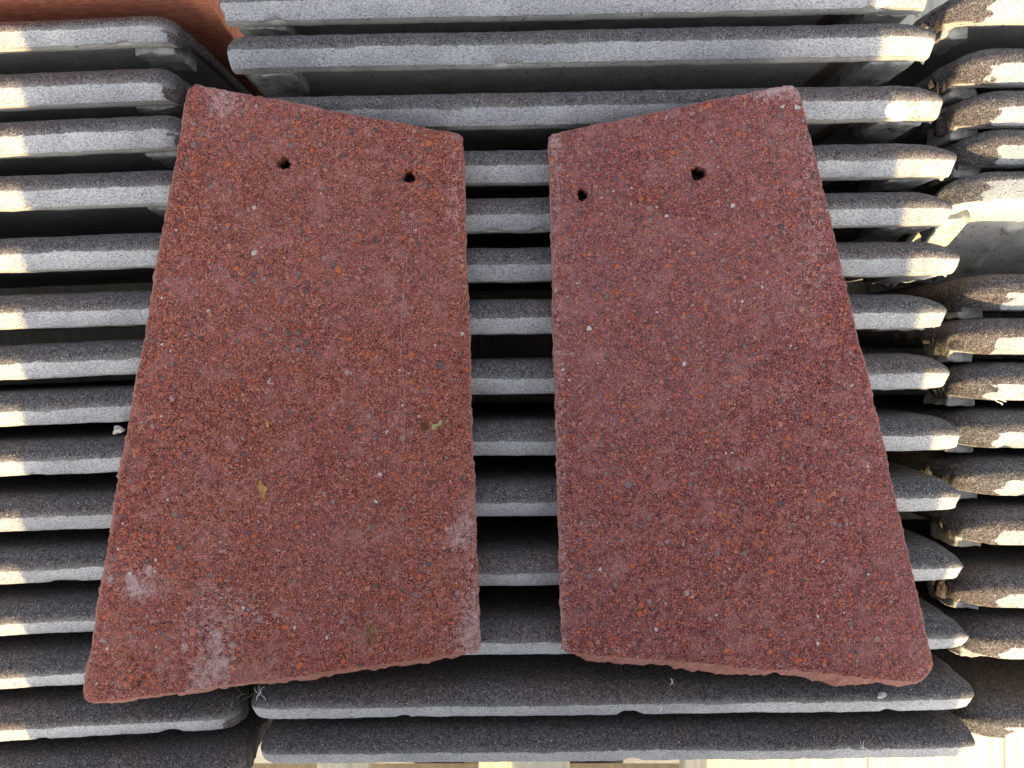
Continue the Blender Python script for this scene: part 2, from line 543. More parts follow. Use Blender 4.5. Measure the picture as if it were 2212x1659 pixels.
    # hanging nibs cast on the underside near both ends
    for side in (0, 1):
        e = ends[side]
        if e.get('nib') is None: continue
        off, wid, dep, top_z, bot_z = e['nib']
        cx = (off + wid / 2) if side == 0 else L - off - wid / 2
        if not (vis0 - 60 < cx < vis1 + 60): continue
        nb = box_bm(wid, dep, top_z - bot_z, 1.6, 3)
        bmesh.ops.subdivide_edges(nb, edges=nb.edges[:], cuts=5, use_grid_fill=True)
        sd = seed * 3 + side
        for v in nb.verts:
            k = float(vnoise(v.co.x * .22, v.co.y * .22, v.co.z * .22, sd)) * 1.1 + float(vnoise(v.co.x * .8, v.co.y * .8, v.co.z * .8, sd + 4)) * .35
            fr = 1.0 if v.co.y < 0 else 0.2
            v.co.y += k * fr
            v.co.x += k * 0.7
            v.co.z += k * 0.5 + (float(vnoise(v.co.x * .12, 0, sd, 3)) * 3 if v.co.z < 0 else 0)
        bmesh.ops.scale(nb, vec=(MM, MM, MM), verts=nb.verts)
        bmesh.ops.translate(nb, vec=((cx - L / 2) * MM, (7.0 * thick - dep / 2 + 1.0) * MM, (H + (top_z + bot_z) / 2) * MM), verts=nb.verts)
        bm_obj('nib', nb, M_NIB, root)
    return root


E_PLAIN = dict(len=10, drop=3, plan=0.35, pull=1.0, nib=(8, 28, 8.5, -12.6, -52))
E_MIDR = dict(len=26, drop=6, plan=0.62, pull=0.5, chip=2.0, nib=(7, 28, 8.5, -12.6, -52))
E_LEFTR = dict(len=13, drop=11, plan=0.45, pull=1.0, dark=5, chip=1.5, nib=(5, 24, 9, -14.5, -46))
E_RIGHTL = dict(len=30, drop=19, plan=0.75, pull=2.0, dark=20, chip=2.2, fplan=0.5, nib=(3, 17, 13, -17, -46))
E_FAR = dict(len=10, drop=3, plan=0.35)

# middle stack: right end x, left end x, y of lower border of the pale edge at x=1106, slope per px, height offset mm, white spots
MID = [
    (2010, 480, 35, -0.0205, 0, [(1905, .6, 5)]),
    (2022, 494, 138, -0.0200, 0, [(1930, .5, 3.0), (1990, .4, 3.2)]),
    (2038, 500, 272, -0.0185, 0, [(1925, .55, 5), (1950, .3, 4), (1990, .6, 4)]),
    (2066, 505, 396, -0.0165, 0, [(2003, .5, 4.2), (2060, .3, 2)]),
    (2056, 508, 500, -0.0150, 0, []),
    (2072, 512, 608, -0.0150, 0, []),
    (2044, 514, 722, -0.0140, 1, []),
    (2053, 520, 852, -0.0135, 1, []),
    (2077, 524, 985, -0.0130, 1, [(2075, .4, 2)]),
    (2076, 528, 1116, -0.0120, 1, []),
    (2081, 532, 1267, -0.0115, 0, []),
    (2086, 536, 1415, -0.0115, 0, [(2084, .5, 2)]),
    (2097, 541, 1548, -0.0130, -3, []),
    (2101, 563, 1647, -0.0095, -8, []),
]
MID_DETAIL = {0: 'dark grey tile cut off by the top of the photo, first of the middle stack',
              12: 'full length dark grey tile just below both red tiles, thirteenth of the middle stack',
              13: 'lowest dark grey tile of the middle stack, in front of the sunlit boards'}
for i, (xr, xl, y, s, z0, wh) in enumerate(MID):
    lab = MID_DETAIL.get(i, 'dark grey roof tile on edge, %s from the top of the middle stack' % ORD[i])
    e_l = dict(E_PLAIN); e_r = dict(E_MIDR)
    e_r['len'] = 24 + rng.random() * 8
    e_r['plan'] = 0.55 + rng.random() * 0.25
    if i >= 12: e_r.update(plan=0.35, drop=4); e_l.update(len=14, drop=6, plan=0.5)
    if i in (11, 12, 13): e_r['drop'] = 3
    grey_tile(xl, xr, y + s * (xl - 1106), y + s * (xr - 1106), z0 * MM, 3.0 + rng.normal() * 0.5, lab,
              'grey tiles of the middle stack', (e_l, e_r), 100 + i * 7, whites=wh, brown_band=(i < 6))

# left stack: y at x=0, y and x at a second point
LEFT = [(105, 353, 90), (232, 369, 217), (336, 369, 319), (452, 353, 440), (588, 336, 575), (712, 302, 702), (822, 292, 808),
        (922, 275, 911), (1030, 255, 1020), (1150, 232, 1141), (1264, 212, 1254), (1375, 188, 1366), (1491, 170, 1480), (1603, 504, 1576),
        (1716, 520, 1690)]
for i, (y0, x1, y1) in enumerate(LEFT):
    s = (y1 - y0) / x1
    xr = 372 + (y0 - 105) * 0.094 + rng.normal() * 3
    if i < 2: xr = 378
    if i == 13: xr = 517
    if i == 14: xr = 528
    xl = xr - 1530
    lab = 'dark grey roof tile on edge, %s from the top of the left stack' % ORD[i]
    if i == 0: lab = 'dark grey tile leaning on the orange clay tile, first of the left stack'
    if i == 14: lab = 'dark grey tile at the bottom left corner, lowest of the left stack'
    grey_tile(xl, xr, y0 + s * xl, y0 + s * xr, -1 * MM, 3.0 + rng.normal() * 0.5, lab, 'grey tiles of the left stack',
              (dict(E_FAR), dict(E_LEFTR)), 400 + i * 7, thick=0.8 if i == 0 else 1.0)

# right stack: x of the left end, y of the lower border of the pale edge
RIGHT = [(2052, 47, 0), (2068, 183, 0), (2072, 274, 0), (2078, 358, 0), (2048, 432, -29), (2086, 672, 0), (2060, 768, 0), (2066, 867, 0),
         (2062, 970, 0), (2072, 1073, 0), (2080, 1180, 0), (2078, 1316, 0), (2090, 1427, 0), (2082, 1598, 0)]
for i, (xl, y, ln) in enumerate(RIGHT):
    lab = 'sunlit dark grey roof tile on edge, %s from the top of the right stack' % ORD[i]
    if i == 4: lab = 'tilted tile of the right stack showing its sunlit ribbed cream underside'
    if i == 13: lab = 'lowest sunlit tile of the right stack, its face broad and dark'
    e = dict(E_RIGHTL)
    e['len'] = 24 + rng.random() * 8; e['drop'] = 12 + rng.random() * 8; e['dark'] = 17 + rng.random() * 9
    if i == 4: e.update(dark=22, drop=18, len=34)
    z0 = {4: -1, 5: -14, 13: -16}.get(i, -10)
    grey_tile(xl, xl + 1500, y - 2, y + 4, z0 * MM, (2.0 + rng.normal() * 0.6) + ln, lab, 'grey tiles of the right stack',
              (e, dict(E_FAR)), 700 + i * 7, thick=1.1, ribs=(i == 4), foot=104 if i == 4 else None)

# ------------------------------------------------------------------ orange clay tile standing behind the left stack
clay = empty('clay_tile', (-0.320, 0.2365, DECK), (R(-1.0), 0, R(0.4)))
tag(clay, 'smooth orange clay tile standing on edge behind the left stack', 'clay tile')
cb = box_bm(0.270, 0.013, 0.200, 0.0012)
bmesh.ops.subdivide_edges(cb, edges=cb.edges[:], cuts=10, use_grid_fill=True)
for v in cb.verts:
    n = float(vnoise(v.co.x * 60, v.co.y * 60, v.co.z * 60, 5))
    v.co.y += n * 0.0005
    v.co.x += n * 0.0006 + (0.1 - v.co.z) * -0.03
bmesh.ops.translate(cb, vec=(0, 0, 0.1), verts=cb.verts)
bm_obj('slab', cb, M_CLAY, clay, False)

# ------------------------------------------------------------------ the two red tiles lying on the stacks
def red_tile(name, corners, outer, zin, zout, mat, label, holes, blooms, rads, drafts, seed, nubs=()):
    """corners TL TR BR BL in picture px; outer: +1 if the raised edge is the right one"""
    xin = 0.03 * outer
    slope = (zout - zin) / 0.21

    def onplane(px, py):
        z = zin
        for _ in range(6):
            p = px2w(px, py, z)
            z = zin + slope * (p.x * outer - abs(xin))
        return np.array(px2w(px, py, z))
    C = [onplane(*c) for c in corners]
    TL, TR, BR, BL = C
    org = sum(C) / 4
    N, Mv = 250, 360
    u = np.linspace(-1, 1, N); v = np.linspace(-1, 1, Mv)
    U, W = np.meshgrid(u, v, indexing='ij')
    # rounded corners
    wid = (np.linalg.norm(TR - TL) + np.linalg.norm(BR - BL)) / 4 / MM
    hei = (np.linalg.norm(TL - BL) + np.linalg.norm(TR - BR)) / 4 / MM
    mm_u, mm_v = U * wid, W * hei
    rr = np.where(W > 0, np.where(U < 0, rads[0], rads[1]), np.where(U < 0, rads[3], rads[2])).astype(float)
    dirx, diry = np.abs(mm_u) + 1e-9, np.abs(mm_v) + 1e-9
    s_sq = np.minimum(wid / dirx, hei / diry)
    cxr, cyr = wid - rr, hei - rr
    # ray hit with the corner arc
    A_ = dirx ** 2 + diry ** 2; B_ = dirx * cxr + diry * cyr; C_ = cxr ** 2 + cyr ** 2 - rr ** 2
    disc = np.clip(B_ ** 2 - A_ * C_, 0, None)
    s_arc = (B_ + np.sqrt(disc)) / A_
    use = (dirx * s_sq > cxr) & (diry * s_sq > cyr)
    s_r = np.where(use, np.minimum(s_arc, s_sq), s_sq)
    ratio = s_r / s_sq
    rinf = np.maximum(np.abs(U), np.abs(W))
    k = 1 + (ratio - 1) * rinf ** 10
    U2, W2 = U * k, W * k
    # outline wander
    edge = rinf ** 24
    wob = vnoise(mm_u * 0.04, mm_v * 0.04, 0.0, seed) * 0.6 + vnoise(mm_u * 0.2, mm_v * 0.2, 0.0, seed + 1) * 0.35 + vnoise(mm_u * 0.6, mm_v * 0.6, 0.0, seed + 2) * 0.35
    U2 = U2 + np.sign(U) * (np.abs(U) >= np.abs(W) * 0.98) * wob / wid * edge
    W2 = W2 + np.sign(W) * (np.abs(W) >= np.abs(U) * 0.98) * wob / hei * edge
    a = (U2 + 1) / 2; b = (W2 + 1) / 2           # b=1 at the top end
    P = ((1 - a) * b)[..., None] * TL + (a * b)[..., None] * TR + (a * (1 - b))[..., None] * BR + ((1 - a) * (1 - b))[..., None] * BL
    camber = (1 - U ** 2) * 0.0006 + (1 - W ** 2) * 0.0016 - 0.0012
    P[..., 2] += camber
    Xm, Ym = P[..., 0] / MM, P[..., 1] / MM
    rough = vnoise(Xm * 0.8, Ym * 0.8, 0.0, seed + 5) * 0.28 + vnoise(Xm * 0.35, Ym * 0.35, 0.0, seed + 6) * 0.22 + vnoise(Xm * 0.05, Ym * 0.05, 0.0, seed + 7) * 0.3
    P[..., 2] += rough * MM
    # distance to the border, mm, for rounded arris
    dbord = np.minimum((1 - np.abs(U)) * wid, (1 - np.abs(W)) * hei)
    for (hx, hy, hr) in blooms[1]:               # little pits
        c = onplane(hx, hy)
        d = np.hypot(P[..., 0] - c[0], P[..., 1] - c[1]) / MM
        P[..., 2] -= np.clip(1 - d / hr, 0, 1) * 2.2 * MM
    ar = np.clip(1 - dbord / 2.6, 0, 1)
    P[..., 2] -= (1 - np.sqrt(np.clip(1 - ar ** 2, 0, 1))) * 1.5 * MM
    bloom = np.zeros_like(U)
    for (bx, by, rx, ry, st) in blooms[0]:
        c = onplane(bx, by)
        if rx < 4.2 and ry < 4.2: rx, ry = rx * 0.62, ry * 0.62
        else: rx, ry, st = rx * 1.4, ry * 1.4, st * 0.72
        e = ((P[..., 0] - c[0]) / (rx * MM)) ** 2 + ((P[..., 1] - c[1]) / (ry * MM)) ** 2
        bloom += st * np.exp(-e)
    rim = np.exp(-dbord / 1.6)
    # deleted faces for the nail holes
    idx = np.arange(N * Mv).reshape(N, Mv)
    Pf = P.reshape(-1, 3)
    fc = (P[:-1, :-1] + P[1:, :-1] + P[1:, 1:] + P[:-1, 1:]) / 4
    dele = np.zeros((N - 1, Mv - 1), bool)
    for (hx, hy, hr, hq) in holes:
        c = onplane(hx, hy)
        dx, dy = (P[..., 0] - c[0]) / MM, (P[..., 1] - c[1]) / MM * hq
        d = np.hypot(dx, dy)
        ang = np.arctan2(dy, dx)
        hrr = hr * (1 + 0.10 * np.sin(ang * 3 + hx) + 0.06 * np.sin(ang * 7 + hy))
        P[..., 2] -= np.clip(1 - np.abs(d - hrr) / 1.6, 0, 1) * (d > hrr * 0.9) * 0.7 * MM
        fx, fy = (fc[..., 0] - c[0]) / MM, (fc[..., 1] - c[1]) / MM * hq
        fa = np.arctan2(fy, fx)
        dele |= np.hypot(fx, fy) < hr * (1 + 0.10 * np.sin(fa * 3 + hx) + 0.06 * np.sin(fa * 7 + hy))
    T = 12.0 * MM
    Bt = P.copy()
    Bt[..., 2] = Bt[..., 2] - T + 0.5 * rough * MM
    # the underside is a little bigger: draft of the mould and burr, by side (left, right, bottom, top)
    dl, dr, db, dt = drafts
    nb1 = 0.9 + 0.22 * vnoise(mm_u * 0.05, mm_v * 0.05, 3.0, seed + 11) + 0.14 * vnoise(mm_u * 0.35, mm_v * 0.35, 3.0, seed + 12)
    wgt = np.clip(rinf, 0, 1) ** 30
    onu = (np.abs(U) >= 0.985); onw = (np.abs(W) >= 0.985)
    corner_fade = np.clip((1 - np.abs(U)) * wid / 14, 0, 1) ** 0.5
    bott = np.where(W < 0, db, dt)
    if nubs:
        for (nx_, nw, na) in nubs:
            c = onplane(nx_, corners[2][1])
            bott = bott + np.where(W < 0, na * np.exp(-((P[..., 0] - c[0]) / (nw * MM)) ** 4), 0)
    Bt[..., 0] += (np.where(U < 0, -dl, dr) * nb1 * wgt * np.clip((np.abs(U) - 0.9) * 10, 0, 1)) * MM
    Bt[..., 1] += (np.where(W < 0, -1, 1) * bott * nb1 * corner_fade * wgt * np.clip((np.abs(W) - 0.9) * 10, 0, 1)) * MM
    V = [P.reshape(-1, 3), Bt.reshape(-1, 3)]
    off = N * Mv
    a = idx[:-1, :-1]; b = idx[1:, :-1]; c = idx[1:, 1:]; d = idx[:-1, 1:]
    Q = np.stack([a, b, c, d], -1)
    kept = ~dele
    F = Q[kept].tolist()
    F += (Q[kept][:, ::-1] + off).tolist()
    # walls of holes
    ii, jj = np.nonzero(dele)
    for i, j in zip(ii.tolist(), jj.tolist()):
        q = [int(idx[i, j]), int(idx[i + 1, j]), int(idx[i + 1, j + 1]), int(idx[i, j + 1])]
        for (di, dj, e0, e1) in ((0, -1, 0, 1), (1, 0, 1, 2), (0, 1, 2, 3), (-1, 0, 3, 0)):
            if not dele[i + di, j + dj]:
                F.append([q[e1], q[e0], q[e0] + off, q[e1] + off][::-1])
    # outer skirt with intermediate rings
    ring = np.concatenate([idx[:, 0], idx[-1, 1:], idx[-2::-1, -1], idx[0, -2:0:-1]])
    tp = P.reshape(-1, 3)[ring]; bt = Bt.reshape(-1, 3)[ring]
    outn = tp - org; outn[:, 2] = 0
    outn /= np.linalg.norm(outn, axis=1)[:, None]
    rings = [ring]
    cur = 2 * off
    attr_b = [bloom.ravel(), np.zeros(off)]
    attr_r = [rim.ravel(), np.ones(off)]
    for q, bul in ((0.12, 0.2), (0.3, 0.3), (0.5, 0.3), (0.7, 0.15), (0.88, 0.1)):
        p = tp * (1 - q) + bt * q
        nz = vnoise(p[:, 0] / MM * 0.7, p[:, 1] / MM * 0.7, p[:, 2] / MM * 0.7, seed + 40) * 0.6 + vnoise(p[:, 0] / MM * 1.7, p[:, 1] / MM * 1.7, p[:, 2] / MM * 1.5, seed + 43) * 0.5 + vnoise(p[:, 0] / MM * 0.2, p[:, 1] / MM * 0.2, p[:, 2] / MM * 0.3, seed + 41) * 0.4
        p = p + outn * ((bul + nz) * MM)[:, None]
        V.append(p)
        rings.append(np.arange(cur, cur + len(ring)))
        cur += len(ring)
        attr_b.append(np.zeros(len(ring))); attr_r.append(np.full(len(ring), 0.9))
    rings.append(ring + off)
    for r0, r1 in zip(rings[:-1], rings[1:]):
        F += np.stack([r0, r1, np.roll(r1, -1), np.roll(r0, -1)], -1).tolist()
    V = np.concatenate(V)
    root = empty(name, (float(org[0]), float(org[1]), float(zin - 0.012)))
    tag(root, label, 'red tile', 'red tiles lying on the grey stacks')
    ro = np.array(root.location)
    mesh_obj('face', V - ro, F, mat, root, True, {'bloom': np.concatenate(attr_b), 'rim': np.concatenate(attr_r)})
    # short return along the raised outer edge, turned down to the stack
    e0, e1 = (TR, BR) if outer > 0 else (TL, BL)
    K, J = 80, 8
    Vv = []
    for i in range(K + 1):
        f = 0.03 + 0.94 * i / K
        p = e0 * (1 - f) + e1 * f
        for (ox, oz) in ((-2.5, -10), (-2.0, -14), (-2.2, -20), (-3.0, -24), (-6, -25.5), (-10, -24.5), (-12, -20), (-12.5, -12)):
            n = float(vnoise(p[0] * 300, p[1] * 300, oz * 0.3, seed + 60)) * 0.4
            Vv.append((p[0] + outer * (ox + n) * MM, p[1], p[2] + (oz + n) * MM))
    Ff = []
    for i in range(K):
        for j in range(J - 1):
            q = i * J + j
            Ff.append((q, q + 1, q + 1 + J, q + J))
        Ff.append((i * J + J - 1, i * J, i * J + J, i * J + 2 * J - 1))
    Ff.append(tuple(range(J))); Ff.append(tuple(range(K * J + J - 1, K * J - 1, -1)))
    Vv = np.array(Vv) - ro
    lg = mesh_obj('return_leg', Vv, Ff, mat, root, True, {'bloom': np.zeros(len(Vv)), 'rim': np.full(len(Vv), 0.4)})
    return root, onplane


bl_left = ([(492, 205, 9, 9, 1.0), (470, 230, 6, 14, 0.6), (700, 690, 12, 7, 0.55), (960, 480, 14, 20, 0.35), (985, 340, 6, 30, 0.55),
            (1010, 1130, 7, 12, 0.95), (985, 1160, 5, 5, 0.9), (1025, 1380, 6, 20, 1.15), (1015, 1290, 6, 28, 0.55), (960, 1380, 14, 8, 0.5),
            (300, 1255, 11, 9, 0.95), (283, 1250, 4, 3.5, 1.6), (322, 1232, 3, 4, 1.7), (237, 1251, 3.5, 4, 1.4), (295, 1275, 5, 3, 1.5),
            (455, 1360, 14, 22, 0.75), (468, 1443, 5, 9, 1.35), (425, 1474, 4, 6, 1.1), (470, 1375, 3, 4, 1.4), (482, 1432, 3, 3, 1.7),
            (398, 1397, 3, 3, 1.5), (222, 1384, 3.2, 2.6, 1.8), (640, 1420, 6, 6, 0.6), (255, 1490, 10, 6, 0.7), (400, 1515, 9, 4, 0.85), (520, 1320, 22, 10, 0.5),
            (480, 1190, 4, 2.5, 1.0), (600, 1190, 3.5, 2, 1.1), (690, 840, 25, 10, 0.35), (600, 1000, 30, 12, 0.35), (430, 1060, 22, 14, 0.35), (372, 860, 3, 3, 1.3),
            (775, 600, 3, 2, 1.4), (710, 750, 3, 1.6, 1.3), (820, 1025, 3, 2.4, 1.6), (595, 1328, 2.4, 2.4, 1.6), (750, 805, 2.2, 2.6, 1.7), (888, 1190, 12, 20, 0.35)],
           [(308, 1465, 2.6), (298, 1477, 3.0), (283, 1420, 2.0), (285, 1428, 2.2), (400, 945, 2.0)])
bl_right = ([(1700, 182, 16, 5, 1.1), (1660, 186, 7, 4, 0.9), (1630, 200, 40, 5, 0.5), (1740, 330, 5, 40, 0.6), (1775, 440, 4, 30, 0.5), (1195, 310, 5, 22, 0.75),
             (1200, 620, 3.5, 90, 0.55), (1213, 1050, 3.5, 60, 0.6), (1212, 1330, 4, 30, 0.6), (1700, 850, 8, 5, 0.65), (1505, 520, 16, 16, 0.3), (1670, 620, 30, 22, 0.3),
             (1420, 890, 20, 20, 0.2), (1760, 700, 30, 30, 0.25), (1400, 480, 25, 16, 0.25), (1485, 1281, 2.6, 2.8, 1.9), (1300, 1410, 30, 5, 0.5), (1660, 1240, 20, 16, 0.22),
             (1550, 1320, 25, 10, 0.25), (1990, 1450, 10, 8, 0.35)],
            [(1800, 1463, 3.0), (1815, 1466, 2.6), (1785, 1461, 2.0)])
red_a, on_a = red_tile('plain_tile', [(404, 177), (999, 288), (1038, 1411), (171, 1530)], -1, 0.0150, 0.0290, M_RED_A,
                       'left red granular tile with pale lime blotches, leaf scraps and two nail holes',
                       [(613, 353, 3.8, 1.15), (883, 382, 3.4, 1.1)], bl_left, (5.5, 2.5, 4, 8), (6.5, -1.5, 6.0, -0.5), 11)
red_b, on_b = red_tile('plain_tile', [(1184, 288), (1727, 175), (2030, 1482), (1214, 1413)], 1, 0.0150, 0.0290, M_RED_B,
                       'right burgundy granular tile, cleaner, with rounded lower corner and two nail holes',
                       [(1258, 420, 2.9, 0.85), (1509, 374, 4.2, 1.05)], bl_right, (3, 7, 13, 3), (-1.2, 5.0, 8.0, -0.5), 23,
                       nubs=((1850, 12, 2.5),))

# ------------------------------------------------------------------ scraps lying on the tiles
def scrap(name, px, py, pts, mat, label, cat, on, curl=0.0012, lift=0.0006, thick=0.00025):
    """a small curled flake; pts in mm round its middle"""
    c = on(px, py)
    bm = bmesh.new()
    top = []
    for (x, y) in pts:
        top.append(bm.verts.new((x * MM, y * MM, curl * ((x / 4.0) ** 2) + 0.0002 * math.sin(y * 2 + x))))
    mid = bm.verts.new((sum(p[0] for p in pts) / len(pts) * MM, sum(p[1] for p in pts) / len(pts) * MM, 0.0004))
    for i in range(len(top)):
        bm.faces.new((mid, top[i], top[(i + 1) % len(top)]))
    r = bmesh.ops.extrude_face_region(bm, geom=bm.faces[:])
    for e in r['geom']:
        if isinstance(e, bmesh.types.BMVert):
            e.co.z -= thick
    bmesh.ops.recalc_face_normals(bm, faces=bm.faces)
    o = bm_obj(name, bm, mat, smooth=False)
    o.location = (c[0], c[1], c[2] + lift + 0.0008)
    o.rotation_euler = (random.uniform(-.15, .15), random.uniform(-.15, .15), 0)
    tag(o, label, cat)
    return o


scrap('leaf_fragment', 570, 1055, [(-2.6, 3.6), (-1.2, 5.2), (-0.6, 2.4), (1.6, 1.0), (3.0, -0.6), (1.8, -1.4), (0.8, -4.6), (-0.4, -5.4), (-0.6, -2.2), (-2.4, -0.8)],
      M_LEAF, 'curled orange dry leaf scrap on the lower left of the left red tile', 'leaf', on_a)
scrap('leaf_fragment', 579, 915, [(-1.0, 2.4), (0.2, 1.8), (1.1, 0.2), (0.7, -2.4), (-0.2, -1.6), (-0.9, 0.2)],
      M_LEAF, 'tiny tan leaf sliver above the curled orange leaf on the left red tile', 'leaf', on_a)
scrap('leaf_fragment', 944, 920, [(-2.8, -2.0), (-2.6, 0.6), (-0.8, 1.2), (0.6, 1.4), (1.6, 3.0), (3.2, 3.2), (2.6, 0.8), (0.8, 0.2), (-0.2, -1.8)],
      M_LEAFG, 'pale olive leaf scrap near the inner edge of the left red tile', 'leaf', on_a)
scrap('leaf_fragment', 918, 921, [(-2.6, 1.8), (-0.6, 2.8), (1.8, 2.0), (2.2, -0.6), (1.0, -2.8), (-1.4, -2.2), (-2.4, -0.4)],
      M_LEAFB, 'dark brown leaf scrap beside the olive one on the left red tile', 'leaf', on_a, curl=0.0005)
scrap('leaf_fragment', 931, 1042, [(-3.4, -0.8), (-1.6, 0.8), (0.6, 1.0), (3.0, 1.6), (3.4, 0.0), (1.2, -1.0), (-1.2, -1.2)],
      M_LEAFB, 'narrow dark brown leaf scrap below the olive one on the left red tile', 'leaf', on_a, curl=0.0005)


def fibres(name, px, py, n, length, mat, label, cat, on, rad=0.00016, seed=1, spread=1.0, flat=True):
    rr = random.Random(seed)
    c = Vector(on(px, py))
    bm = bmesh.new()
    for k in range(n):
        a = rr.uniform(0, 2 * math.pi)
        p = Vector((rr.uniform(-1, 1), rr.uniform(-1, 1), 0)) * length * 0.25 * spread
        p.z = 0.0006
        prev = None
        r = rad * rr.uniform(0.6, 1.3)
        steps = 6
        for s in range(steps + 1):
            rs = r * (1 - 0.6 * s / steps)
            q = [bm.verts.new(p + Vector((rs * math.cos(t) * -math.sin(a), rs * math.cos(t) * math.cos(a), rs * math.sin(t)))) for t in (0, 2.09, 4.19)]
            if prev:
                for i in range(3):
                    bm.faces.new((prev[i], prev[(i + 1) % 3], q[(i + 1) % 3], q[i]))
            else:
                bm.faces.new(q[::-1])
            prev = q
            a += rr.uniform(-0.5, 0.5)
            p = p + Vector((math.cos(a), math.sin(a), rr.uniform(-.05, .25) * (0 if flat else 1))) * length / steps
        bm.faces.new(prev)
    o = bm_obj(name, bm, mat)
    o.location = c
    return tag(o, label, cat)


flat0 = lambda px, py: np.array(px2w(px, py, 0.0035))
fibres('feather_bit', 582, 825, 5, 0.0028, M_WHITE, 'tiny white feather bit at the centre of the left red tile', 'feather', on_a, 0.00035, 3)
fibres('feather_bit', 652, 1077, 4, 0.003, M_WHITE, 'small forked white fluff right of the curled orange leaf', 'feather', on_a, 0.00025, 4)
fibres('feather_bit', 560, 1499, 5, 0.005, M_WHITE, 'white feather wisp under the lower edge of the left red tile', 'feather', lambda a, b: np.array(px2w(a, b, 0.002)), 0.0003, 5)
fibres('feather_bit', 1450, 1467, 2, 0.004, M_WHITE, 'white forked bit on the dark tile below the right red tile', 'feather', lambda a, b: np.array(px2w(a, b, 0.0005)), 0.00045, 6)
fibres('feather_bit', 1430, 1525, 3, 0.003, M_WHITE, 'white wisps on the pale edge below the right red tile', 'feather', flat0, 0.0003, 7)
fibres('feather_bit', 1858, 1612, 3, 0.005, M_WHITE, 'white wisp on the lowest tile of the middle stack', 'feather', lambda a, b: np.array(px2w(a, b, -0.004)), 0.0003, 8)
fibres('straw_bit', 2166, 868, 2, 0.008, M_WHITE, 'pale straw across the sunlit edge of a right stack tile', 'straw', lambda a, b: np.array(px2w(a, b, -0.008)), 0.0004, 9, flat=False)
fibres('hair_tuft', 808, 1362, 14, 0.010, M_LEAFG, 'tangled pale hair tuft near the bottom of the left red tile', 'fibres', on_a, 0.00012, 10, 1.6)
fibres('hair_tuft', 520, 1505, 4, 0.009, M_LEAFG, 'greenish moss hairs hanging under the left red tile lower edge', 'fibres', lambda a, b: np.array(px2w(a, b, 0.004)), 0.00014, 12, 2.2)

# a crumb of pale mortar by the left edge
def crumb(px, py, z, r, label, seed, mat=M_NIB):
    bm = bmesh.new()
    bmesh.ops.create_icosphere(bm, subdivisions=3, radius=r)
    for v in bm.verts:
        k = 1 + 0.6 * float(vnoise(v.co.x / r * 1.3, v.co.y / r * 1.3, v.co.z / r * 1.3, seed)) + 0.15 * float(vnoise(v.co.x / r * 4, v.co.y / r * 4, v.co.z / r * 4, seed + 1))
        v.co *= k
        v.co.z *= 0.45
        v.co.x *= 1.35
    o = bm_obj('mortar_crumb', bm, mat)
    o.location = px2w(px, py, z)
    return tag(o, label, 'crumb')


crumb(256, 929, 0.002, 0.0024, 'pale mortar crumb stuck beside the left edge of the left red tile', 2)
crumb(1905, 1502, 0.001, 0.0015, 'whitish mortar crumb under the lower edge of the right red tile', 6)
crumb(2010, 1512, 0.000, 0.0012, 'whitish crumb on the dark tile right of the mortar under the burgundy tile', 8)

# cobweb strand along the left tile
pts = [(893, 466), (884, 540), (874, 600), (868, 690), (866, 760), (873, 840), (874, 900), (871, 985)]
bm = bmesh.new()
P3 = []
for (a, b), (c, d) in zip(pts[:-1], pts[1:]):
    for k in range(8):
        f = k / 8
        q = on_a(a + (c - a) * f, b + (d - b) * f)
        q = Vector(q) + Vector((float(vnoise(q[1] * 400, 0, 0, 3)) * 0.0004, 0, 0.0011 + 0.0003 * float(vnoise(q[1] * 300, 4, 0, 5))))
        P3.append(q)
prev = None
for i, q in enumerate(P3):
    r = 0.00008 + 0.00007 * max(0, float(vnoise(i * 0.31, 0, 0, 9)))
    ring = [bm.verts.new(q + Vector((r * math.cos(t), 0, r * math.sin(t)))) for t in (0, 1.57, 3.14, 4.71)]
    if prev:
        for k in range(4):
            bm.faces.new((prev[k], prev[(k + 1) % 4], ring[(k + 1) % 4], ring[k]))
    prev = ring
bmesh.ops.recalc_face_normals(bm, faces=bm.faces)
tag(bm_obj('cobweb_strand', bm, M_SILK), 'long pale cobweb strand down the inner half of the left red tile', 'cobweb')

# ------------------------------------------------------------------ the photographer, whose shadow lies over the middle of the stacks
M_COAT = mat_simple('dark_wool_coat', (0.030, 0.032, 0.038), (0.055, 0.056, 0.062), 300, 700, 0.5, 0.002)
M_JEANS = mat_simple('blue_denim', (0.03, 0.045, 0.085), (0.06, 0.085, 0.14), 500, 900, 0.4, 0.001)
M_SKIN = mat_simple('skin', (0.42, 0.25, 0.18), (0.50, 0.31, 0.23), 60, 500, 0.2, 0.0005, rough=0.6)
M_HAIR = mat_simple('brown_hair', (0.03, 0.018, 0.010), (0.07, 0.042, 0.024), 90, 400, 0.6, 0.002)
M_PHONE = mat_simple('black_glass', (0.010, 0.010, 0.012), (0.014, 0.014, 0.016), 50, 100, 0.0, 0.001, rough=0.25)
M_SHOE = mat_simple('black_leather', (0.018, 0.016, 0.015), (0.03, 0.028, 0.026), 80, 300, 0.3, 0.001, rough=0.5)
PX, PYY = 0.010, -0.60


